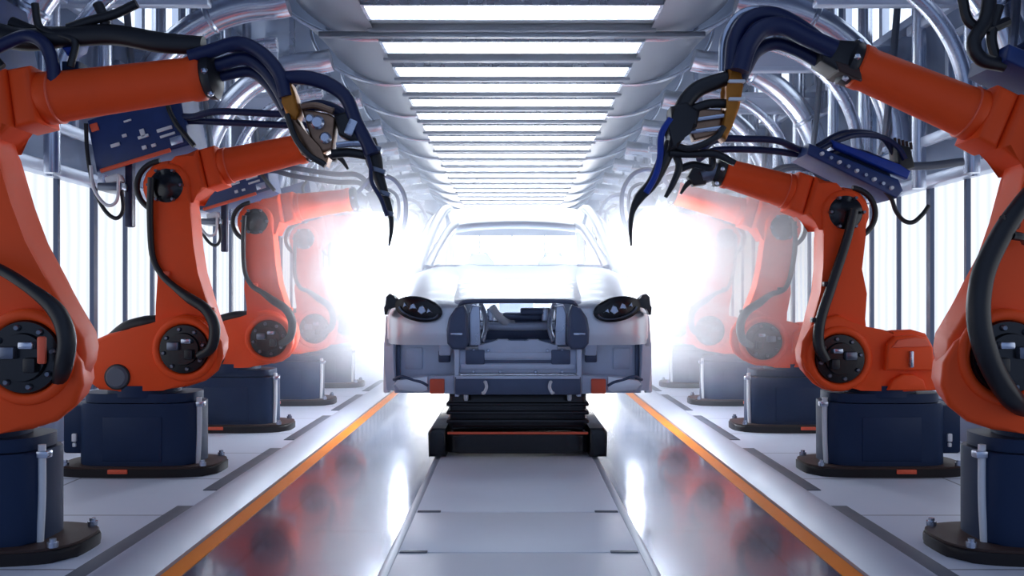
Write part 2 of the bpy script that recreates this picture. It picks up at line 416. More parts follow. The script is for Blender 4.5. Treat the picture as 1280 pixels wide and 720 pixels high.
CX = 0.04
def cz(py, d): return H - (py - HOR) * d / F
t = thing('skid_carrier', 'black skid carrier standing on the track under the car body', 'carrier', (CX, 6.45, 0.06))
bm = new(); prism(bm, superellipse(0.555, 0.75, 8, 40, 0, 0.72), 0.02, 0.15, 0.015, axis='Z'); build('base', bm, 'blackgloss', t)
for s in (-1, 1):
    bm = new(); prism(bm, [(s * 0.50, 0.0), (s * 0.62, 0.0), (s * 0.625, 0.17), (s * 0.60, 0.20), (s * 0.50, 0.20)], -0.06, 1.4, 0.02); build('foot', bm, 'blackgloss', t)
bm = new(); box(bm, (0, -0.045, 0.165), (0.98, 0.02, 0.016), 0.003); build('orange_stripe', bm, 'redorange', t)
bm = new(); box(bm, (0, 0.72, 0.315), (0.97, 1.4, 0.29), 0.03); 
for z in (0.24, 0.30, 0.36): box(bm, (0, 0.70, z), (1.0, 1.42, 0.025), 0.008)
build('lift_block', bm, 'blackgloss', t)
for s in (-1, 1):
    bm = new(); lathe(bm, (s * 0.36, -0.04, 0.39), (s * 0.36, -0.04, 0.46), [(0, .012), (.2, .016), (.7, .016), (1, .010)], 14); build('locating_pin', bm, 'white', t)

# ------------------------------------------------------------------ car body in white
car = thing('car_body', 'unpainted silver car body shell with black headlights on the black carrier', 'car', (CX, 0, 0))
def mirror(fn):
    for s in (-1, 1): fn(s)
# hood
rows = []
for d, z, hx in ((6.27, 1.135, .43), (6.30, 1.165, .435), (6.55, 1.25, .45), (6.95, 1.345, .48), (7.30, 1.415, .52), (7.42, 1.43, .53)):
    rows.append([(hx * u, d + 0.03 * u * u, z - 0.012 * u * u + 0.012 * math.exp(-((abs(u) - .8) / .12) ** 2)) for u in (-1, -.8, -.5, 0, .5, .8, 1)])
bm = new(); sheet(bm, smooth_rows(rows, 4), 0.015); build('hood', bm, 'body', car)
def fender(s):
    X = (.345, .44, .55, .70, .83, .905, .935)
    R = [
        [(6.27, .845), (6.26, .845), (6.26, .845), (6.28, .845), (6.33, .845), (6.43, .85), (6.62, .86)],
        [(6.26, .93), (6.25, .93), (6.25, .93), (6.27, .93), (6.32, .935), (6.42, .94), (6.61, .94)],
        [(6.27, 1.03), (6.26, 1.03), (6.26, 1.03), (6.28, 1.03), (6.33, 1.03), (6.43, 1.03), (6.62, 1.02)],
        [(6.30, 1.11), (6.29, 1.125), (6.30, 1.13), (6.33, 1.125), (6.40, 1.11), (6.50, 1.08), (6.66, 1.045)],
        [(6.56, 1.20), (6.56, 1.24), (6.56, 1.25), (6.60, 1.245), (6.66, 1.21), (6.72, 1.14), (6.78, 1.06)],
        [(6.95, 1.30), (6.95, 1.335), (6.95, 1.35), (6.96, 1.345), (7.0, 1.29), (7.02, 1.20), (7.05, 1.07)],
        [(7.42, 1.38), (7.42, 1.41), (7.42, 1.425), (7.42, 1.41), (7.42, 1.35), (7.42, 1.25), (7.42, 1.09)]]
    rows = [[(s * (x if j < 3 or i > 0 else x + .10 * (j - 2) / 4), d, z) for i, (x, (d, z)) in enumerate(zip(X, r))] for j, r in enumerate(R)]
    bm = new(); sheet(bm, smooth_rows(rows, 4), 0.012 if s > 0 else 0.012); build('fender', bm, 'body', car)
    # body side with wheel openings
    out = [(6.50, .84), (6.46, .50), (6.56, .49)]
    out += [(7.16 - .38 * math.cos(a), .60 + .38 * math.sin(a)) for a in [i * PI / 12 for i in range(13)]]
    out += [(7.62, .47), (9.25, .47)]
    out += [(9.72 - .38 * math.cos(a), .60 + .38 * math.sin(a)) for a in [i * PI / 12 for i in range(13)]]
    out += [(10.4, .55), (10.55, .9), (10.5, 1.25), (10.2, 1.36), (9.6, 1.36), (9.5, 1.30), (9.35, .66), (8.55, .64), (8.5, 1.33), (8.42, 1.33), (8.42, .64), (7.72, .64), (7.6, .9), (7.5, 1.34), (7.42, 1.09), (6.6, 1.04)]
    bm = new(); prism(bm, out, s * .90, s * .945, 0.012, axis='X', seg=2); build('side_panel', bm, 'body', car)
    # front wheel-arch edge and inner arch
    bm = new(); sheet(bm, [[(s * .93, 6.48, .85), (s * .925, 6.46, .70), (s * .905, 6.45, .52)], [(s * .86, 6.43, .85), (s * .855, 6.42, .70), (s * .84, 6.42, .52)]], 0.02); build('arch_edge', bm, 'bodygrey', car)
    bm = new(); rows = [[(s * x, 7.16 - .36 * math.cos(a), .60 + .36 * math.sin(a)) for x in (.52, .90)] for a in [i * PI / 12 for i in range(13)]]
    sheet(bm, rows, 0.015); build('wheel_arch', bm, 'bodydark', car)
    # recess panel beside the bumper beam
    bm = new(); box(bm, (s * .64, 6.50, .675), (.46, .03, .36), 0.008); p = build('corner_panel', bm, 'bodygrey', car)
    bm = new(); box(bm, (s * .515, 6.475, .755), (.085, .03, .085), 0.01); build('dark_socket', bm, 'bodydark', p)
    bm = new(); box(bm, (s * .73, 6.48, .74), (.12, .02, .15), 0.008); build('stiffener', bm, 'bodygrey', p)
    bm = new(); box(bm, (s * .84, 6.47, .69), (.03, .03, .34), 0.006); build('flange', bm, 'bodydark', p)
    # crash bracket with orange block
    bm = new(); prism(bm, [(s * .44, .50), (s * .84, .52), (s * .87, .56), (s * .80, .60), (s * .72, .62), (s * .44, .63)], 6.36, 6.47, 0.01)
    c = build('crash_bracket', bm, 'bodygrey', car)
    bm = new(); box(bm, (s * .555, 6.335, .558), (.10, .05, .10), 0.008); tag(build('transport_block', bm, 'redorange', c), 'orange square block')
    bm = new(); lathe(bm, (s * .80, 6.37, .56), (s * .80, 6.34, .56), [(0, .035), (.6, .035), (1, .022)], 16); build('bolt_boss', bm, 'bodydark', c)
    # rounded upright bracket beside the opening
    bm = new(); up = [(s * x, z) for x, z in ((.33, .86), (.345, 1.08), (.365, 1.12), (.42, 1.10), (.465, 1.03), (.48, .95), (.475, .86), (.44, .82), (.36, .82))]
    prism(bm, up, 6.16, 6.27, 0.02); b = build('upright_bracket', bm, 'bodydark', car)
    bm = new(); box(bm, (s * .41, 6.15, .925), (.08, .02, .016), 0.003); build('clip', bm, 'steel', b)
    # silver inner leg of the front opening
    bm = new(); prism(bm, [(s * .245, .84), (s * .27, 1.05), (s * .25, 1.11), (s * .31, 1.12), (s * .335, 1.05), (s * .33, .84)], 6.24, 6.34, 0.01); build('front_post', bm, 'steel', car)
    # headlight
    hl = new()
    o = []
    for i in range(28):
        a = 2 * PI * i / 28
        o.append((.166 * math.cos(a), .084 * math.sin(a)))
    an = 0.20
    ov = [(s * (.675 + x * math.cos(an) - z * math.sin(an) * -1 * -1), 1.09 + x * math.sin(an) + z * math.cos(an)) for x, z in o]
    v0 = [hl.verts.new((x, 6.225 + max(0, abs(x) - .62) ** 2 * 1.1, z)) for x, z in ov]
    v1 = [hl.verts.new((x, 6.36 + max(0, abs(x) - .62) ** 2 * 1.1, z)) for x, z in ov]
    cin = [hl.verts.new((s * .675 + (x - s * .675) * .86, 6.215 + max(0, abs(x) - .62) ** 2 * 1.1, 1.09 + (z - 1.09) * .82)) for x, z in ov]
    n = len(ov)
    for i in range(n):
        j = (i + 1) % n
        hl.faces.new((v0[i], v0[j], v1[j], v1[i])); hl.faces.new((cin[i], cin[j], v0[j], v0[i]))
    hl.faces.new(cin); hl.faces.new(v1)
    h = tag(build('headlight', hl, 'blackgloss', car), 'black oval headlight')
    bm = new(); prism(bm, [(s * .79, 1.09), (s * .80, 1.135), (s * .835, 1.15), (s * .85, 1.185), (s * .88, 1.195), (s * .905, 1.17), (s * .895, 1.135), (s * .918, 1.10), (s * .912, 1.05), (s * .897, 1.05), (s * .885, 1.10), (s * .845, 1.11)], 6.29, 6.40, 0.012); build('mounting_tab', bm, 'blackgloss', h)
    for x, z, w in ((.60, 1.075, .024), (.655, 1.085, .034), (.715, 1.10, .030), (.765, 1.115, .018)):
        bm = new(); y = 6.212 + max(0, x - .62) ** 2 * 1.1
        prism(bm, [(s * (x - w), z - .010), (s * (x - w * .4), z + .03 * (w > .025)), (s * (x + w * .3), z + .020), (s * (x + w * .7), z - .012), (s * (x - w * .1), z - .03 * (w > .03))], y - .006, y + .012, .003, seg=1); build('reflector', bm, 'steel', h)
    bm = new(); tube(bm, [(s * (.675 + .135 * math.cos(q)), 6.212 + max(0, .675 + .135 * math.cos(q) - .62) ** 2 * 1.1, 1.09 + .135 * math.cos(q) * .2 + .062 * math.sin(q)) for q in [PI * (1.05 + .9 * i / 10) for i in range(11)]], .006, 6, 2); build('lens_edge', bm, 'darksteel', h)
    # pillars and roof rail: inner windscreen frame, middle rail, outer door frame
    bm = new(); tube(bm, [(s * .72, 7.42, 1.40), (s * .66, 7.60, 1.56), (s * .575, 7.83, 1.735), (s * .52, 7.93, 1.785)], [.045, .04, .04, .045], 10); build('windscreen_pillar', bm, 'body', car)
    bm = new(); tube(bm, [(s * .80, 7.36, 1.38), (s * .755, 7.6, 1.58), (s * .685, 7.95, 1.83), (s * .645, 8.3, 1.96), (s * .635, 8.8, 2.00), (s * .645, 9.4, 1.97), (s * .72, 10.0, 1.58), (s * .78, 10.3, 1.36)], [.05, .045, .045, .04, .04, .04, .05, .06], 10); build('roof_rail', bm, 'body', car)
    bm = new(); tube(bm, [(s * .87, 7.45, 1.33), (s * .82, 7.75, 1.58), (s * .76, 8.1, 1.81), (s * .72, 8.5, 1.92), (s * .72, 9.0, 1.93), (s * .75, 9.5, 1.82), (s * .83, 10.0, 1.45)], .035, 10); build('door_frame', bm, 'body', car)
    bm = new(); tube(bm, [(s * .90, 8.46, 1.30), (s * .84, 8.5, 1.6), (s * .72, 8.55, 1.92)], .045, 10); build('centre_pillar', bm, 'body', car)
    # seat shells glimpsed through the windscreen opening
    bm = new(); prism(bm, [(s * (.16 + x), 1.04 + z) for x, z in ((0, 0), (.36, 0), (.37, .35), (.30, .46), (.27, .56), (.11, .56), (.08, .46), (0, .35))], 8.75, 8.85, .03); build('seat_shell', bm, 'body', car)
mirror(fender)
# roof and headers
rows = []
for d, z, hx in ((7.93, 1.82, .55), (8.1, 1.92, .60), (8.45, 2.01, .63), (8.9, 2.045, .635), (9.3, 2.03, .64), (9.6, 1.97, .65)):
    rows.append([(hx * u, d + .06 * u * u, z - .035 * u * u) for u in (-1, -.6, -.2, .2, .6, 1)])
bm = new(); sheet(bm, smooth_rows(rows, 3), 0.02); build('roof', bm, 'body', car)
bm = new(); tube(bm, [(-.55, 7.93, 1.765), (-.3, 7.90, 1.79), (0, 7.89, 1.80), (.3, 7.90, 1.79), (.55, 7.93, 1.765)], .04, 10); build('windscreen_header', bm, 'body', car)
bm = new(); tube(bm, [(-.62, 8.9, 1.98), (0, 8.88, 2.005), (.62, 8.9, 1.98)], .03, 8); build('roof_bow', bm, 'bodygrey', car)
bm = new(); tube(bm, [(-.64, 9.6, 1.93), (0, 9.6, 1.945), (.64, 9.6, 1.93)], .04, 8); build('rear_header', bm, 'body', car)
bm = new(); rows = [[(x, 7.40 + .05 * x * x, 1.43), (x, 7.47 + .05 * x * x, 1.44), (x, 7.55 + .05 * x * x, 1.38)] for x in (-.75, -.4, 0, .4, .75)]
sheet(bm, rows, .015); build('cowl', bm, 'body', car)
bm = new(); box(bm, (0, 10.3, 1.33), (1.5, .4, .04), .01); build('rear_deck', bm, 'body', car)
bm = new(); box(bm, (0, 9.0, .53), (1.78, 3.0, .06), .01); build('floor_pan', bm, 'bodygrey', car)
bm = new(); box(bm, (0, 7.45, .80), (1.7, .04, .5), .01); build('firewall', bm, 'body', car)
bm = new(); box(bm, (0, 10.5, .9), (1.7, .05, .8), .01); build('rear_panel', bm, 'bodygrey', car)
# front end
bm = new(); tube(bm, [(-.40, 6.25, 1.10), (-.34, 6.22, 1.14), (0, 6.20, 1.145), (.34, 6.22, 1.14), (.40, 6.25, 1.10)], .016, 8); build('hood_lip', bm, 'bodydark', car)
bm = new(); prism(bm, [(-.27, .80), (-.27, .85), (-.17, .86), (-.14, .885), (-.07, .885), (-.05, .865), (.05, .865), (.07, .885), (.14, .885), (.17, .86), (.27, .85), (.27, .80)], 6.24, 6.32, .008); build('radiator_support', bm, 'bodygrey', car)
bm = new(); box(bm, (0, 6.27, .735), (.80, .07, .17), .015); box(bm, (0, 6.24, .775), (.52, .03, .05), .01); box(bm, (0, 6.24, .70), (.78, .03, .04), .008); bb = build('bumper_beam', bm, 'bodygrey', car)
for s in (-1, 1):
    bm = new(); box(bm, (s * .29, 6.228, .765), (.13, .02, .10), .012); build('pad', bm, 'bodydark', bb)
bm = new(); box(bm, (0, 6.24, .575), (.85, .10, .125), .012); lb = build('lower_beam', bm, 'bodydark', car)
bm = new(); box(bm, (0, 6.185, .632), (.83, .03, .02), .004); build('beam_edge', bm, 'bodygrey', lb)
for s in (-1, 1):
    bm = new(); tube(bm, [(s * .222, 6.19, .60), (s * .215, 6.14, .60), (s * .21, 6.12, .57), (s * .225, 6.13, .535), (s * .235, 6.16, .53)], .011, 8); build('tow_hook', bm, 'white', lb)
for s in (-1, 1):
    bm = new(); prism(bm, [(s * .40, .50), (s * .425, .50), (s * .43, .84), (s * .395, .84)], 6.20, 6.34, .006); build('beam_end_plate', bm, 'bodygrey', bb)
    bm = new(); tube(bm, [(s * .86, 6.36, .60), (s * .80, 6.33, .625), (s * .72, 6.34, .60), (s * .66, 6.33, .585), (s * .62, 6.34, .56)], .010, 8); build('wiring_stub', bm, 'bodydark', bb)
    bm = new(); prism(bm, [(s * .62, .625), (s * .83, .60), (s * .85, .575), (s * .82, .53), (s * .66, .515), (s * .62, .53)], 6.335, 6.365, .006); build('bracket_face', bm, 'body', bb)
    for x, z in ((.30, .665), (.12, .665), (.30, .81), (.20, .81)):
        bm = new(); lathe(bm, (s * x, 6.24, z), (s * x, 6.222, z), [(0, .012), (.7, .012), (1, .008)], 10); build('bolt', bm, 'steel', bb)
    bm = new(); tube(bm, [(s * .245, 6.32, .86), (s * .22, 6.40, .96), (s * .235, 6.45, 1.06), (s * .26, 6.5, 1.12)], .018, 8); build('duct_stub', bm, 'steel', bb)
    bm = new(); box(bm, (s * .90, 6.44, .855), (.05, .03, .05), .006); build('fender_clip', bm, 'white', bb)
    bm = new(); prism(bm, [(s * .17, 1.0), (s * .22, 1.0), (s * .215, 1.09), (s * .18, 1.10)], 6.5, 6.56, .01); build('hood_latch', bm, 'steel', bb)
bm = new(); prism(bm, [(-.36, .83), (.36, .83), (.34, .87), (.10, .88), (-.10, .88), (-.34, .87)], 6.33, 6.37, .006); build('cooling_shroud', bm, 'bodydark', bb)
bm = new(); box(bm, (0, 6.235, .735), (.50, .02, .02), .005); build('crease', bm, 'bodydark', bb)
# engine bay
bm = new(); box(bm, (0, 6.75, .93), (.62, .30, .16), .03); box(bm, (.06, 6.72, 1.03), (.34, .22, .06), .02); build('engine_cradle', bm, 'bodydark', car)
bm = new(); tube(bm, [(-.34, 6.6, .97), (0, 6.55, .96), (.34, 6.6, .97)], .03, 10); build('cross_member', bm, 'bodygrey', car)
for s in (-1, 1):
    bm = new(); lathe(bm, (s * .40, 7.0, .8), (s * .40, 7.0, 1.17), [(0, .13), (.8, .12), (.95, .10), (1, .05)], 20); build('strut_tower', bm, 'bodygrey', car)
    bm = new(); box(bm, (s * .50, 6.85, .85), (.08, 1.1, .16), .01); build('side_rail', bm, 'bodygrey', car)
bm = new(); tube(bm, [(-.18, 6.45, 1.10), (-.12, 6.5, 1.02), (-.05, 6.6, .98), (.02, 6.7, 1.0)], .028, 10); build('intake_pipe', bm, 'white', car)
bm = new(); box(bm, (.13, 6.62, 1.07), (.22, .14, .05), .012); build('battery_tray', bm, 'bodydark', car)

# ------------------------------------------------------------------ robots
# every robot is laid out in one local frame: 205 units per metre, origin at (166, 595)
U = 205.0
class Frame:
    def __init__(s, sx): s.sx = sx
    def __call__(s, px, py, y=0.0): return Vector((s.sx * (px - 166) / U, y, (595 - py) / U))
    def two(s, px, py): return (s.sx * (px - 166) / U, (595 - py) / U)
def near(px, py):                       # traced on a nearer robot of the same size
    k = 205 / 305.0
    return (640 + (px - 640) * k, HOR + (py - HOR) * k)
def link_outline(S, E, rS, rE, left, right, n=10):
    """outline of an arm: half circle about S, stations up the left, half circle about E, stations down the right"""
    S = Vector(S); E = Vector(E); d = (E - S); L = d.length; d.normalize(); nn = Vector((d.y, -d.x))   # image y down
    out = []
    for i in range(n + 1):
        a = PI * i / n
        out.append(S + nn * (-math.cos(a)) * -rS * 1 + d * (-math.sin(a)) * rS)
    for t, w in left: out.append(S + d * (t * L) - nn * w)
    for i in range(n + 1):
        a = PI * i / n
        out.append(E - nn * math.cos(a) * rE + d * math.sin(a) * rE)
    for t, w in reversed(right): out.append(S + d * (t * L) + nn * w)
    return [(p.x, p.y) for p in out]

def robot(sx, k, label, S=(232, 436), E=(205, 231), W=(372, 178), dress='box', tool='gun', body='left', housing=(-.14, .07)):
    f = Frame(sx)
    T = lambda pts, y=0.0: [f(p[0], p[1], p[2] if len(p) > 2 else y) for p in pts]
    O = lambda pts: [f.two(*p) for p in pts]
    side = 'left' if sx > 0 else 'right'
    r = thing('welding_robot', label, 'robot', (-sx * 2.312, Y0 + k * BAY, PZ), 'orange welding robots in the %s row' % side)
    D = 1 / U
    # --- base plate
    bm = new(); c = f.two(166, 595)
    prism(bm, superellipse(0.495, 0.265, 3.4, 56), 0.0, 0.05, 0.014, axis='Z'); bp = build('base_plate', bm, 'plate', r)
    bm = new(); prism(bm, superellipse(0.488, 0.258, 3.4, 56), 0.05, 0.062, 0.004, axis='Z'); build('plate_rim', bm, 'rim', bp)
    bm = new(); box(bm, (f.two(153, 0)[0], -0.263, 0.038), (0.12, 0.02, 0.026), .004); build('marker', bm, 'redorange', bp)
    for s in (-1, 1):
        for q in (-1, 1):
            bm = new(); lathe(bm, (s * .42, q * .18, .06), (s * .42, q * .18, .095), [(0, .022), (.6, .022), (.62, .014), (1, .014)], 12); build('anchor_bolt', bm, 'steel', bp)
    # --- pedestal
    bm = new(); prism(bm, superellipse(.368 * (.9 if k == 0 else 1), .21, 3.6, 56, 0.0), .06, .44, .012, axis='Z'); pd = build('pedestal', bm, 'navy', r)
    bm = new(); prism(bm, superellipse(.345 * (.9 if k == 0 else 1), .20, 3.2, 56), .445, .50, .012, axis='Z'); build('flange', bm, 'navy', pd)
    bm = new(); cyl(bm, (0, 0, .48), (0, 0, .55), .22, seg=40); build('turntable', bm, 'navy', pd)
    bm = new(); box(bm, (sx * -.375, .02, .275), (.17, .30, .30), .018); bx = build('junction_box', bm, 'navy', pd)
    bm = new(); box(bm, (sx * -.385, -.135, .225), (.03, .02, .05), .006); build('connector', bm, 'white', bx)
    bm = new(); box(bm, (sx * -.385, -.133, .18), (.022, .02, .025), .005); build('connector', bm, 'white', bx)
    bm = new(); box(bm, (0, -.206, .225), (.36, .012, .27), .01); build('cover_panel', bm, 'navy', pd)
    bm = new(); cq = .335 if k == 0 else .372; tube(bm, [(sx * (cq - .01), -.10, .05), (sx * cq, -.10, .25), (sx * cq, -.10, .47)], .016, 10); cd = build('conduit', bm, 'white', pd)
    bm = new(); box(bm, (sx * (cq + .01), -.10, .43), (.05, .05, .03), .006); build('conduit_clamp', bm, 'steel', pd)
    # --- carousel (first axis)
    if body == 'left':
        out = [(112, 480), (108, 462), (110, 440), (117, 424), (135, 416), (165, 410), (190, 404), (212, 396), (232, 391), (252, 395), (268, 408), (279, 426), (281, 446), (274, 464), (258, 477), (236, 484), (205, 488), (150, 489), (122, 488)]
        bm = new(); prism(bm, O(out), -.21, .14, .035, seg=4, taper=.74); cb = build('carousel', bm, 'orange', r)
        bm = new(); lathe(bm, f(148, 471, -.20), f(148, 471, -.235), [(0, .068), (.6, .068), (1, .055)], 28); pl = build('access_plug', bm, 'slot', cb)
        bm = new(); torus(bm, f(148, 471, -.212), .07, .009); build('plug_ring', bm, 'black', pl)
        bm = new(); tube(bm, T([(128, 425), (150, 411), (175, 404), (198, 400)], -.10), [.03, .045, .045, .03], 12); build('balancer', bm, 'black', cb)
    else:
        out = [(86, 488), (84, 474), (98, 470), (112, 466), (113, 432), (122, 416), (140, 411), (165, 412), (178, 418), (200, 414), (214, 403), (232, 392), (252, 396), (268, 408), (279, 426), (281, 446), (274, 464), (258, 477), (236, 484), (205, 488), (150, 489)]
        bm = new(); prism(bm, O(out), -.21, .14, .03, seg=4, taper=.74); cb = build('carousel', bm, 'orange', r)
        bm = new(); prism(bm, O([(117, 462), (119, 434), (126, 422), (142, 418), (166, 420), (176, 430), (178, 462)]), -.265, -.20, .018); gb = build('gear_cover', bm, 'orange', cb)
        bm = new(); prism(bm, O([(124, 432), (128, 424), (142, 421), (164, 424), (172, 434)]), -.275, -.255, .006); build('cover_recess', bm, 'redorange', gb)
        bm = new(); box(bm, f(148, 448, -.275), (.022, .03, .10), .006); build('fitting', bm, 'steel', gb)
        bm = new(); prism(bm, O([(126, 487), (130, 474), (142, 467), (156, 467), (168, 474), (174, 487)]), -.25, -.20, .012); build('drain_cover', bm, 'orange', cb)
        bm = new(); box(bm, f(98, 465, -.05), (.10, .12, .05), .012); build('valve', bm, 'black', cb)
    # --- link arm
    ol = link_outline(S, E, 44, 31, [(.28, 31), (.45, 25), (.62, 24), (.85, 26)], [(.28, 33), (.45, 26), (.62, 25), (.85, 27)])
    bm = new(); prism(bm, O(ol), -.16, .05, .035, seg=4, taper=.93); la = build('link_arm', bm, 'orange', r)
    # raised web on the front of the arm
    d = Vector((E[0] - S[0], E[1] - S[1])); n2 = Vector((-d.y, d.x)).normalized()
    web = [(S[0] + d.x * t + n2.x * w, S[1] + d.y * t + n2.y * w) for t, w in ((.3, 12), (.75, 9), (.75, -9), (.3, -12))]
        # --- shoulder motor
    hub = f(S[0], S[1], 0)
    bm = new(); lathe(bm, hub + Vector((0, -.17, 0)), hub + Vector((0, -.255, 0)), [(0, .152), (.5, .152), (.75, .145), (.76, .10), (1, .095)], 40); sm = build('shoulder_motor', bm, 'blackgloss', r)
    bm = new(); torus(bm, hub + Vector((0, -.205, 0)), .174, .026, seg=44); build('hub_ring', bm, 'orange', sm)
    for i in range(8):
        a = 2 * PI * i / 8 + .2
        bm = new(); c = hub + Vector((.122 * math.cos(a), -.22, .122 * math.sin(a)))
        lathe(bm, c, c + Vector((0, -.03, 0)), [(0, .013), (.8, .013), (1, .009)], 10); build('bolt', bm, 'darksteel', sm)
    for dx, dz, w, h, mm in ((-.05, .02, .07, .05, 'darksteel'), (.045, -.03, .05, .06, 'black'), (.03, .05, .06, .03, 'steel')):
        bm = new(); box(bm, hub + Vector((sx * dx, -.265, dz)), (w, .04, h), .008); build('motor_plug', bm, mm, sm)
    # --- elbow: housing that carries the forearm
    E_ = Vector(E); W_ = Vector(W)
    A0 = E_ + (W_ - E_).normalized() * 46 + Vector((-6, -12))
    off = Vector((50, -26)); A0 = Vector((E[0] + 42, E[1] - 24)); ax = (W_ - A0); AL = ax.length; ax.normalize(); an = Vector((-ax.y, ax.x))  # down
    co = [A0 - an * 24, A0 + ax * 20 - an * 25, A0 + ax * 20 + an * 25, A0 + an * 27]
    eo = [(E[0] + 33 * math.cos(a), E[1] - 33 * math.sin(a)) for a in [math.radians(q) for q in range(70, 331, 20)]]
    eo = [(co[0].x, co[0].y)] + eo + [(co[3].x, co[3].y)]
    bm = new(); prism(bm, O(eo), housing[0], housing[1], .03, seg=3); eh = build('elbow_housing', bm, 'orange', r)
    bm = new(); prism(bm, O([(p.x, p.y) for p in co]), -.115, .115, .028, seg=3); build('collar', bm, 'orange', eh)
    bm = new(); torus(bm, f(E[0] - 8, E[1], -.125), .155, .018, a0=math.radians(95 if sx > 0 else -85), a1=math.radians(265 if sx > 0 else 85), seg=24); build('seal_ring', bm, 'black', eh)
    ec = f(E[0], E[1], 0)
    bm = new(); lathe(bm, ec + Vector((0, -.10, 0)), ec + Vector((0, -.185, 0)), [(0, .118), (.5, .118), (.7, .105), (1, .06)], 32); em = build('elbow_motor', bm, 'blackgloss', r)
    for i in range(6):
        a = 2 * PI * i / 6
        bm = new(); c = ec + Vector((.10 * math.cos(a), -.17, .10 * math.sin(a))); lathe(bm, c, c + Vector((0, -.035, 0)), [(0, .012), (1, .009)], 8); build('bolt', bm, 'darksteel', em)
    # --- forearm
    p0 = A0 + ax * 18; L = (W_ - p0).length
    bm = new(); a3 = f(p0.x, p0.y); b3 = f(W[0], W[1])
    lathe(bm, a3, b3, [(0, .105), (.02, .113), (.08, .113), (.10, .108), (.9, .092), (.93, .098), (.985, .098), (1, .09)], 36); fa = build('forearm', bm, 'orange', r)
    bm = new(); q0 = a3.lerp(b3, .085); q1 = a3.lerp(b3, .10); lathe(bm, q0, q1, [(0, .112), (.2, .1155), (.8, .1155), (1, .11)], 36); build('seam_ring', bm, 'redorange', fa)
    dirv = (b3 - a3).normalized()
    bm = new(); lathe(bm, b3 - dirv * .002, b3 + dirv * .06, [(0, .088), (.3, .10), (.7, .10), (1, .07)], 28); wf = build('wrist_flange', bm, 'black', r)
    for i in range(6):
        a = 2 * PI * i / 6; up = Vector((0, 1, 0)); bi = dirv.cross(up)
        c = b3 + dirv * .03 + (up * math.cos(a) + bi * math.sin(a)) * .098
        bm = new(); bmesh.ops.create_icosphere(bm, subdivisions=1, radius=.016, matrix=Matrix.Translation(c)); build('bolt', bm, 'steel', wf)
    # --- hose down the arm
    o = Vector((E[0] - 205, E[1] - 231)); so = Vector((S[0] - 232, S[1] - 436))
    mid = (o + so) / 2
    pts = [(190 + o.x, 222 + o.y, -.21), (187 + o.x, 263 + o.y, -.19), (189 + mid.x, 317 + mid.y, -.18), (200 + mid.x, 342 + mid.y, -.18), (219 + so.x, 359 + so.y, -.20), (240 + so.x, 373 + so.y, -.235), (262 + so.x, 387 + so.y, -.26), (273 + so.x, 408 + so.y, -.27), (269 + so.x, 433 + so.y, -.265), (252 + so.x, 445 + so.y, -.255)]
    if side == 'right' and k == 1:
        pts = [(215, 262, -.235), (222, 300, -.20), (240, 355, -.20), (256, 400, -.22), (261, 430, -.26), (252, 450, -.265)]
        rad = [.025, .028, .03, .032, .034, .03]
    else: rad = [.02, .02, .019, .019, .021, .032, .034, .034, .032, .026]
    if k:
        bm = new(); tube(bm, T(pts), rad, 12); hs = build('arm_hose', bm, 'black', r)
    for p in (pts[3], pts[len(pts) - 4]) if k else ():
        bm = new(); box(bm, f(p[0] + 3, p[1], p[2] + .02), (.07, .05, .03), .006); build('hose_clip', bm, 'redorange' if side == 'left' else 'black', hs)
    # --- dress pack above the elbow
    if dress == 'box':
        q = [(103, 145), (223, 106), (237, 177), (115, 212)]
        o = o + Vector((-17, -4)); q = [(a + o.x, b + o.y) for a, b in q]
        bm = new(); prism(bm, O(q), .04, .42, .015); db = build('cable_cabinet', bm, 'blue', r)
        g = lambda u, v: (q[0][0] + (q[1][0] - q[0][0]) * u + (q[3][0] - q[0][0]) * v + (q[0][0] - q[1][0] + q[2][0] - q[3][0]) * u * v, q[0][1] + (q[1][1] - q[0][1]) * u + (q[3][1] - q[0][1]) * v + (q[0][1] - q[1][1] + q[2][1] - q[3][1]) * u * v)
        for u, v, w, h, mm in ((.07, .18, .05, .05, 'redorange'), (.78, .60, .10, .022, 'white'), (.80, .72, .10, .016, 'white'), (.55, .55, .03, .05, 'white'), (.55, .62, .07, .02, 'white'), (.25, .62, .06, .022, 'white'), (.36, .5, .03, .02, 'white'), (.54, .82, .03, .025, 'white'), (.64, .83, .03, .02, 'white'), (.42, .25, .05, .012, 'white'), (.88, .86, .08, .05, 'steel')):
            p = g(u, v); bm = new(); box(bm, f(p[0], p[1], .035), (w, .012, h), .003, Matrix.Rotation(sx * -.30, 4, 'Y')); build('marking', bm, mm, db)
        a, b = g(.06, 1.02), g(.80, 1.0)
        bm = new(); tube(bm, T([a, b], .03), .014, 8, curve=False); build('orange_edge', bm, 'redorange', db)
        bm = new(); tube(bm, T([(104 + o.x, 150 + o.y), (106 + o.x, 190 + o.y), (114 + o.x, 232 + o.y), (128 + o.x, 262 + o.y), (143 + o.x, 273 + o.y), (152 + o.x, 262 + o.y), (150 + o.x, 235 + o.y)], .02), .013, 8); build('cable_loop', bm, 'black', db)
        bm = new(); tube(bm, T([(112 + o.x, 205 + o.y), (116 + o.x, 235 + o.y), (132 + o.x, 256 + o.y), (146 + o.x, 250 + o.y), (148 + o.x, 220 + o.y)], .0), .011, 8); build('cable_loop', bm, 'white', db)
        bm = new(); box(bm, f(136 + o.x, 232 + o.y, .10), (.16, .2, .05), .01); build('bracket', bm, 'darksteel', db)
        bm = new(); box(bm, f(138 + o.x, 222 + o.y, .06), (.09, .1, .05), .01, Matrix.Rotation(sx * -.3, 4, 'Y')); build('valve_block', bm, 'white', db)
        bm = new(); box(bm, f(153 + o.x, 240 + o.y, .12), (.05, .06, .42), .01); build('support_post', bm, 'bluehose', db)
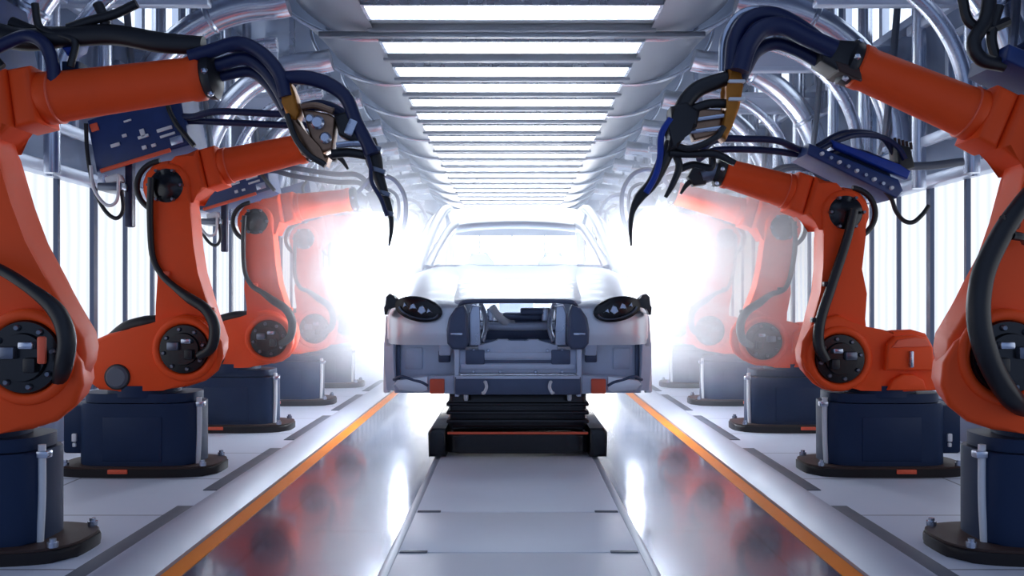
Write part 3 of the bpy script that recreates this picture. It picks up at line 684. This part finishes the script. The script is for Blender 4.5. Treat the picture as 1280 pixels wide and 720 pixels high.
        bm = new(); tube(bm, T([(221 + o.x, 110 + o.y), (212 + o.x, 126 + o.y), (222 + o.x, 150 + o.y), (236 + o.x, 168 + o.y), (246 + o.x, 180 + o.y)], .0), .016, 8); build('cable_loop', bm, 'black', db)
        st = g(1.0, .45)
    else:
        # slanted blue rail with hoses and a valve pack
        q = [(268, 177), (262, 190), (155, 246), (148, 238), (150, 226)]
        q = [(a + (o.x - 15), b + (o.y - 34)) for a, b in ((285, 211), (282, 224), (168, 278), (160, 270), (166, 256))]
        q = [(263, 176), (266, 190), (152, 246), (144, 236), (150, 222)]
        dx, dy = E[0] - 220, E[1] - 265
        q = [(a + dx, b + dy) for a, b in q]
        bm = new(); prism(bm, O(q), -.12, .22, .012); db = build('cable_rail', bm, 'blue', r)
        w = lambda *pts: [(a + dx, b + dy) for a, b in pts]
        bm = new(); prism(bm, O(w((232, 190), (205, 178), (160, 196), (152, 222), (175, 226))), -.06, .20, .02); build('valve_pack', bm, 'navy', db)
        bm = new(); prism(bm, O(w((236, 172), (232, 182), (140, 222), (136, 212), (150, 204))), -.14, -.07, .012); build('upper_rail', bm, 'brightblue', db)
        for j in range(9):
            p = w((248 - j * 11, 190 + j * 5.4))[0]
            bm = new(); lathe(bm, f(p[0], p[1], -.11), f(p[0], p[1], -.145), [(0, .014), (1, .011)], 10); build('fitting', bm, 'steel' if j % 2 else 'white', db)
        for j, pts in enumerate((((250, 185), (225, 172), (200, 165), (170, 168), (150, 180), (140, 196)), ((240, 190), (215, 183), (190, 186), (165, 196), (142, 205)), ((245, 176), (215, 160), (185, 158), (160, 166), (146, 186)))):
            bm = new(); tube(bm, T(w(*pts), -.10 + .05 * j), .018, 8); build('cable_loop', bm, 'bluehose', db)
        bm = new(); prism(bm, O(w((150, 176), (132, 180), (126, 206), (146, 212))), -.09, .05, .012); mp = build('manifold', bm, 'black', db)
        for j in range(5):
            p = w((148 - j * 5, 176 + j * 1.5))[0]; bm = new(); cyl(bm, f(p[0], p[1], -.05), f(p[0] + 1, p[1] - 9, -.05), .01, seg=8); build('plug', bm, 'rim', mp)
        bm = new(); tube(bm, T(w((140, 203), (100, 202), (60, 197)), -.03), .026, 10); build('side_arm', bm, 'slot', db)
        bm = new(); tube(bm, T(w((170, 232), (158, 246), (152, 262), (142, 274), (130, 276), (118, 266), (110, 255)), -.10), .014, 8); build('cable_loop', bm, 'black', db)
        st = (250 + dx, 178 + dy)
    # --- forearm hoses
    wx = W_ - Vector((372, 178))
    for j, (dz, yy) in enumerate(((0, .05), (12, .10))):
        pts = [(st[0] - 12, st[1] + dz * .5, yy + .02), (st[0] + 12, st[1] + 2 + dz * .3, yy), (st[0] + 45, (st[1] + W[1]) / 2 - 26 + dz, yy - .02), (W[0] - 32, W[1] - 44 + dz, yy - .03), (W[0] + 10, W[1] - 42 + dz, yy - .05), (W[0] + 34, W[1] - 22 + dz * .5, -.04)]
        if tool == 'near': break
        bm = new(); tube(bm, T(pts), .022, 10); build('supply_hose', bm, 'bluehose', r)
    # --- tools
    if tool in ('gun', 'short'):
        g = thing_part = None
        bm = new(); c0 = f(W[0] + 8, W[1] - 2); c1 = f(W[0] + 30, W[1] + 6)
        lathe(bm, c0, c1, [(0, .07), (.3, .065), (.5, .05), (1, .05)], 20); g = build('welding_gun', bm, 'darksteel', r)
        v = lambda *pts: [(a + wx.x, b + wx.y, *c) for a, b, *c in pts]
        if tool == 'gun':
            bm = new(); prism(bm, O([(p[0], p[1]) for p in v((398, 168), (428, 160), (446, 182), (440, 204), (410, 200))]), -.05, .06, .012); build('gun_body', bm, 'darksteel', g)
            bm = new(); tube(bm, T(v((385, 168), (412, 140), (444, 144), (464, 172), (466, 210), (458, 240)), -.06), .018, 8); build('gun_hose', bm, 'bluehose', g)
            bm = new(); tube(bm, T(v((400, 185), (425, 160), (448, 170), (452, 200), (446, 225)), .05), .014, 8); build('gun_hose', bm, 'bluehose', g)
            bm = new(); tube(bm, T(v((430, 196), (446, 216), (456, 236), (458, 262), (456, 280))), [.03, .026, .02, .014, .007], 10); build('electrode', bm, 'black', g)
            bm = new(); box(bm, f(446 + wx.x, 246 + wx.y, 0), (.15, .04, .022), .004); build('cross_bar', bm, 'darksteel', g)
        else:
            bm = new(); prism(bm, O([(p[0], p[1]) for p in v((396, 172), (412, 170), (420, 184), (412, 196), (396, 194))]), -.04, .05, .012); build('gun_body', bm, 'black', g)
            bm = new(); tube(bm, T(v((410, 186), (420, 194), (428, 206))), [.022, .016, .008], 10); build('electrode', bm, 'black', g)
    elif side == 'left':
        nn = lambda pts, y=0.0: [f(*near(p[0], p[1]), p[2] if len(p) > 2 else y) for p in pts]
        N2 = lambda pts: [f.two(*near(*p)) for p in pts]
        for j, (pts, rr) in enumerate((
            (((222, 60), (250, 52), (285, 42), (315, 55), (338, 82), (347, 112)), .030),
            (((222, 72), (255, 66), (288, 58), (312, 70), (332, 95), (346, 122)), .030),
            (((232, 84), (262, 76), (292, 72), (315, 88), (330, 110), (342, 130)), .024),
            (((210, 48), (240, 38), (275, 38), (305, 50), (330, 76), (350, 90)), .018))):
            bm = new(); tube(bm, nn(pts, -.06 + .05 * j), rr, 12); build('tool_hose', bm, 'bluehose', r)
        bm = new(); prism(bm, N2([(339, 97), (352, 92), (358, 106), (364, 132), (360, 142), (348, 140), (342, 120)]), -.07, .05, .018); g = tag(build('welding_gun', bm, 'amber', r), 'amber and bronze welding gun')
        bm = new(); prism(bm, N2([(346, 136), (362, 140), (374, 165), (388, 180), (402, 190), (398, 201), (386, 192), (366, 186), (354, 162)]), -.06, .04, .014); build('lower_jaw', bm, 'bronze', g)
        bm = new(); tube(bm, nn([(350, 136), (362, 168), (378, 188), (396, 199), (400, 202)], -.09), .013, 8); build('jaw_edge', bm, 'black', g)
        bm = new(); prism(bm, N2([(366, 126), (402, 132), (410, 138), (406, 178), (392, 184), (378, 166)]), -.045, .045, .012); gp = build('side_plate', bm, 'bronze', g)
        for x, y, rr in ((388, 145, .03), (398, 165, .025), (378, 140, .02)):
            bm = new(); c = f(*near(x, y), -.045); lathe(bm, c, c + Vector((0, -.03, 0)), [(0, rr), (.7, rr), (1, rr * .7)], 14); build('bolt_head', bm, 'steel', gp)
        bm = new(); tube(bm, nn([(366, 124), (385, 122), (408, 130)], -.05), .014, 8); build('top_bar', bm, 'bronze', g)
        bm = new(); prism(bm, N2([(408, 134), (430, 128), (446, 160), (448, 172), (428, 168), (414, 160)]), -.06, .06, .02); build('gun_motor', bm, 'black', g)
        bm = new(); tube(bm, nn([(404, 184), (425, 182), (452, 186)], -.02), .020, 10); build('bottom_bar', bm, 'black', g)
        bm = new(); tube(bm, nn([(412, 174), (430, 172), (450, 172)], -.05), .014, 8); build('bottom_bar', bm, 'steel', g)
        bm = new(); box(bm, f(*near(432, 152), -.07), (.04, .03, .07), .008, Matrix.Rotation(.4, 4, 'Y')); build('bracket', bm, 'steel', g)
        bm = new(); tube(bm, nn([(342, 86), (370, 86), (400, 94), (424, 112), (438, 145), (452, 172), (458, 186)], -.05), [.028, .032, .032, .03, .03, .03, .034], 12); build('gun_hose', bm, 'bluehose', g)
        bm = new(); tube(bm, nn([(362, 120), (385, 116), (408, 124), (425, 142), (440, 165)], .05), .026, 10); build('gun_hose', bm, 'bluehose', g)
        bm = new(); tube(bm, nn([(452, 164), (458, 190), (464, 212), (473, 238), (480, 262), (481, 284), (478, 304)]), [.030, .037, .026, .018, .012, .009, .004], 12); build('electrode', bm, 'black', g)
        for x, y, rr in ((459, 176, .036), (466, 206, .030), (474, 236, .022), (480, 262, .015)):
            bm = new(); c = f(*near(x, y), -.02); box(bm, c, (rr * 2.1, rr * 2.1, .02), .004, Matrix.Rotation(.3, 4, 'Y')); build('electrode_clamp', bm, 'darksteel', g)
        bm = new(); tube(bm, nn([(446, 170), (456, 200), (458, 222), (470, 244), (478, 266)], -.06), .009, 8); build('gun_cable', bm, 'bluehose', g)
        # harness along the top of the forearm
        bm = new(); tube(bm, nn([(-60, 20), (0, 34), (60, 30), (120, 28), (180, 38), (236, 42)], -.02), [.05, .05, .045, .045, .045, .04], 12); hb = build('cable_harness', bm, 'black', r)
        for j, (pts, rr, mm) in enumerate((
            (((-30, 50), (10, 34), (35, 44), (46, 70), (48, 96)), .028, 'bluehose'),
            (((20, -10), (26, 20), (50, 30), (72, 40), (66, 72)), .016, 'black'),
            (((60, 20), (90, 10), (120, 2), (150, -12)), .020, 'black'),
            (((100, 30), (106, 10), (96, -14)), .022, 'black'),
            (((-20, 10), (10, 22), (40, 24)), .030, 'black'))):
            bm = new(); tube(bm, nn(pts, -.07 + .02 * j), rr, 10); build('harness_cable', bm, mm, hb)
        bm = new(); prism(bm, N2([(40, 32), (74, 33), (70, 45), (56, 54), (50, 44)]), -.02, .08, .01); build('connector', bm, 'brightblue', hb)
        bm = new(); prism(bm, N2([(50, 62), (72, 62), (72, 74), (50, 74)]), -.02, .08, .006); build('connector', bm, 'navy', hb)
        # big hose over the shoulder
        bm = new(); tube(bm, nn([(-60, 318, -.22), (0, 334, -.24), (48, 360, -.27), (84, 388, -.29), (98, 420, -.30), (92, 452, -.28), (72, 478, -.19)]), [.022, .022, .024, .034, .036, .036, .03], 12); build('arm_hose', bm, 'black', r)
        bm = new(); box(bm, f(*near(68, 436), -.30), (.035, .02, .11), .008); build('warning_plate', bm, 'redorange', sm)
    else:
        m_ = lambda p: (1280 - p[0], p[1], *p[2:])
        nn = lambda pts, y=0.0: [f(*near(*m_(p)[:2]), p[2] if len(p) > 2 else y) for p in pts]
        N2 = lambda pts: [f.two(*near(*m_(p)[:2])) for p in pts]
        bm = new(); prism(bm, N2([(1092, 40), (1060, 38), (1040, 46), (1040, 66), (1062, 78), (1088, 88)]), -.08, .08, .02); wc = build('wrist_connector', bm, 'black', r)
        bm = new(); prism(bm, N2([(1056, 66), (1090, 76), (1092, 92), (1062, 80)]), -.085, .085, .01); build('clamp', bm, 'rim', wc)
        for j, (pts, rr) in enumerate((
            (((1056, 52), (1020, 36), (990, 22), (962, 26), (944, 48), (934, 80)), .040),
            (((1050, 44), (1015, 18), (980, 2), (950, 8), (932, 34), (927, 76)), .034),
            (((1046, 60), (1016, 44), (988, 36), (964, 46), (950, 68), (938, 92)), .028),
            (((1060, 36), (1025, 4), (985, -14), (945, -8), (924, 25), (921, 70)), .016))):
            bm = new(); tube(bm, nn(pts, -.08 + .05 * j), rr, 12); build('tool_hose', bm, 'bluehose' if j != 3 else 'steel', r)
        bm = new(); prism(bm, N2([(921, 74), (938, 76), (941, 96), (936, 125), (926, 150), (918, 168), (910, 160), (918, 128), (922, 100)]), -.06, .05, .014); g = tag(build('welding_gun', bm, 'amber', r), 'amber and black welding gun')
        for x, y in ((931, 92), (931, 115)):
            bm = new(); box(bm, f(*near(*m_((x, y))), -.06), (.07, .03, .014), .004); build('band', bm, 'white', g)
        bm = new(); tube(bm, nn([(930, 82), (905, 90), (882, 100), (866, 118), (862, 136)], -.02), [.030, .034, .036, .036, .04], 12); build('gun_hose', bm, 'black', g)
        bm = new(); tube(bm, nn([(924, 118), (900, 118), (880, 124), (864, 132)], -.02), .020, 10); build('upper_bar', bm, 'black', g)
        bm = new(); prism(bm, N2([(882, 124), (918, 126), (912, 158), (878, 166), (872, 142)]), -.025, .045, .01); gp = build('side_plate', bm, 'bronze', g)
        for y in (135, 150):
            bm = new(); tube(bm, nn([(916, y), (895, y + 3), (872, y + 6)], -.04), .010, 8); build('plate_bar', bm, 'steel', gp)
        bm = new(); prism(bm, N2([(846, 124), (866, 118), (884, 130), (880, 150), (866, 156), (856, 178), (842, 182), (848, 150)]), -.07, .06, .018); build('gun_motor', bm, 'black', g)
        bm = new(); tube(bm, nn([(848, 172), (872, 178), (905, 164), (916, 150)], -.05), .014, 8); build('lower_bar', bm, 'black', g)
        bm = new(); tube(bm, nn([(846, 182), (876, 184), (906, 184), (932, 196)], -.02), [.02, .018, .018, .014], 10); build('lower_bar', bm, 'black', g)
        bm = new(); tube(bm, nn([(856, 184), (860, 200), (852, 222), (842, 240)]), [.018, .016, .014, .008], 8); build('side_tip', bm, 'black', g)
        bm = new(); tube(bm, nn([(905, 184), (903, 200), (880, 196), (862, 202)], .02), .016, 8); build('stay', bm, 'black', g)
        bm = new(); tube(bm, nn([(850, 168), (838, 195), (824, 222), (808, 240), (799, 258), (796, 280), (797, 304)]), [.030, .030, .026, .022, .013, .009, .004], 12); build('electrode', bm, 'black', g)
        bm = new(); tube(bm, nn([(846, 140), (834, 160), (832, 190), (826, 214), (814, 236)], -.06), .014, 8); build('gun_hose', bm, 'brightblue', g)
        bm = new(); tube(bm, nn([(1300, 222, -.24), (1262, 262, -.27), (1236, 300, -.28), (1214, 346, -.29), (1208, 400, -.30), (1222, 452, -.30), (1250, 492, -.27), (1284, 512, -.18)]), [.036, .038, .042, .045, .046, .045, .045, .04], 14); ah = build('arm_hose', bm, 'black', r)
        for x, y in ((1240, 276), (1252, 296)):
            bm = new(); tube(bm, nn([(x - 2, y, -.29), (x + 14, y + 2, -.27), (x + 30, y + 6, -.2)]), .018, 8); build('hose_clip', bm, 'black', ah)
        bm = new(); tube(bm, nn([(1262, -30), (1256, 10), (1240, 40), (1250, 62), (1280, 70)], -.05), .03, 10); hb = build('cable_harness', bm, 'black', r)
        for pts in (((1230, -20), (1238, 10), (1262, 20), (1290, 10)), ((1278, -10), (1268, 30), (1276, 66))):
            bm = new(); tube(bm, nn(pts, -.02), .022, 8); build('harness_cable', bm, 'black', hb)
    return r

robot(1, 0, 'nearest orange robot on the left, cut by the frame edge, amber welding gun raised', S=near(35, 446), E=near(-66, 150), W=near(236, 82), tool='near')
robot(1, 1, 'second orange robot in the left row, navy pedestal, blue cabinet above its elbow', tool='short')
robot(1, 2, 'third orange robot in the left row, behind the one with the blue cabinet', S=(238, 440), E=(212, 245), W=(366, 205))
robot(1, 3, 'fourth orange robot in the left row, pale in weld smoke', S=(232, 436), E=(208, 250), W=(366, 205))
robot(1, 4, 'farthest orange robot in the left row, almost lost in smoke', S=(232, 436), E=(205, 240), W=(366, 195))
robot(-1, 0, 'nearest orange robot on the right, thick black hose curving over its shoulder', S=near(1280 - 1256, 446), E=near(1280 - 1340, 180), W=near(1280 - 1092, 66), tool='near', dress='rail', body='right')
robot(-1, 1, 'second orange robot in the right row, bright blue cable rail above its elbow', S=(232, 448), E=(220, 265), W=(366, 210), tool='short', dress='rail', body='right')
robot(-1, 2, 'third orange robot in the right row, pink in weld smoke behind the blue cable rail', S=(224, 444), E=(188, 255), W=(360, 195), dress='rail', body='right')
robot(-1, 3, 'fourth orange robot in the right row, pale in weld smoke', S=(232, 440), E=(195, 250), W=(362, 195), dress='rail', body='right')
robot(-1, 4, 'farthest orange robot in the right row, almost lost in smoke', S=(232, 440), E=(200, 250), W=(362, 195), dress='rail', body='right')

# ------------------------------------------------------------------ weld flashes, added low flashes for the floor, smoke, haze
def light(name, typ, loc, energy, col=(1, 1, 1), size=0.1, rot=None, sy=None):
    l = bpy.data.lights.new(name, typ); l.energy = energy; l.color = col
    if typ == 'AREA':
        l.size = size
        if sy: l.shape = 'RECTANGLE'; l.size_y = sy
    elif typ == 'POINT': l.shadow_soft_size = size
    o = bpy.data.objects.new(name, l); o.location = loc; COL.objects.link(o)
    if rot: o.rotation_euler = rot
    return o
ARC = 58
for sx, side in ((-1, 'left'), (1, 'right')):
    for j, (x, y, z, e) in enumerate(((1.10, 7.55, 1.50, 1.0), (1.08, 9.3, 1.55, 0.8), (1.02, 8.3, 0.70, 1.0))):  # low entry is added, hidden behind the car, to brighten the floor
        bm = new(); bmesh.ops.create_icosphere(bm, subdivisions=2, radius=.03)
        tag(build('weld_or_fill_arc', bm, 'spark', loc=(CX + sx * x, y, z)), '%s white welding flash beside the %s flank of the car body' % (('front upper', 'rear upper', 'added low floor-lighting')[j], side), 'welding flash', 'welding flashes beside the car')
        light('weld_or_fill_light', 'POINT', (CX + sx * x, y - .05, z + .02), ARC * e, (0.80, 0.88, 1.0), 0.06)
    bm = new(); bmesh.ops.create_icosphere(bm, subdivisions=3, radius=1.0)
    tag(build('weld_smoke', bm, smoke_mat('weld_smoke', 1.3, 3.0, 0.1), loc=(CX + sx * 1.30, 8.2, 1.40) if sx < 0 else (CX + 1.45, 7.75, 1.40), scale=(1.05, 2.5, 1.25) if sx < 0 else (1.25, 2.4, 1.2)), 'white weld smoke glowing along the %s flank of the car body' % side, 'smoke', kind='stuff')
bm = new(); box(bm, (0, 18.9, 1.8), (6.5, 24.0, 3.4))
tag(build('haze', bm, haze_mat(0.028)), 'thin pale haze filling the far end of the hall', 'haze', kind='stuff')

# ------------------------------------------------------------------ world, camera, view
w = bpy.data.worlds.new('hall_ambient'); SC.world = w; w.use_nodes = True
w.node_tree.nodes['Background'].inputs['Color'].default_value = (0.42, 0.56, 0.88, 1)
w.node_tree.nodes['Background'].inputs['Strength'].default_value = 0.58
cam = bpy.data.cameras.new('camera'); co = bpy.data.objects.new('camera', cam); COL.objects.link(co)
co.location = (0, 0, H); co.rotation_euler = (PI / 2, 0, 0)
cam.sensor_width = 36.0; cam.lens = F / 1280 * 36.0; cam.shift_y = (HOR - 360) / 1280.0
cam.clip_start = 0.05; cam.clip_end = 200
SC.camera = co
SC.view_settings.view_transform = 'Standard'; SC.view_settings.look = 'None'
SC.view_settings.gamma = 1.0; SC.view_settings.exposure = 0.15; SC.view_settings.use_curve_mapping = False
cy = SC.cycles
cy.use_denoising = True
cy.max_bounces = 8; cy.volume_bounces = 1; cy.volume_step_rate = 2.0; cy.sample_clamp_indirect = 8.0
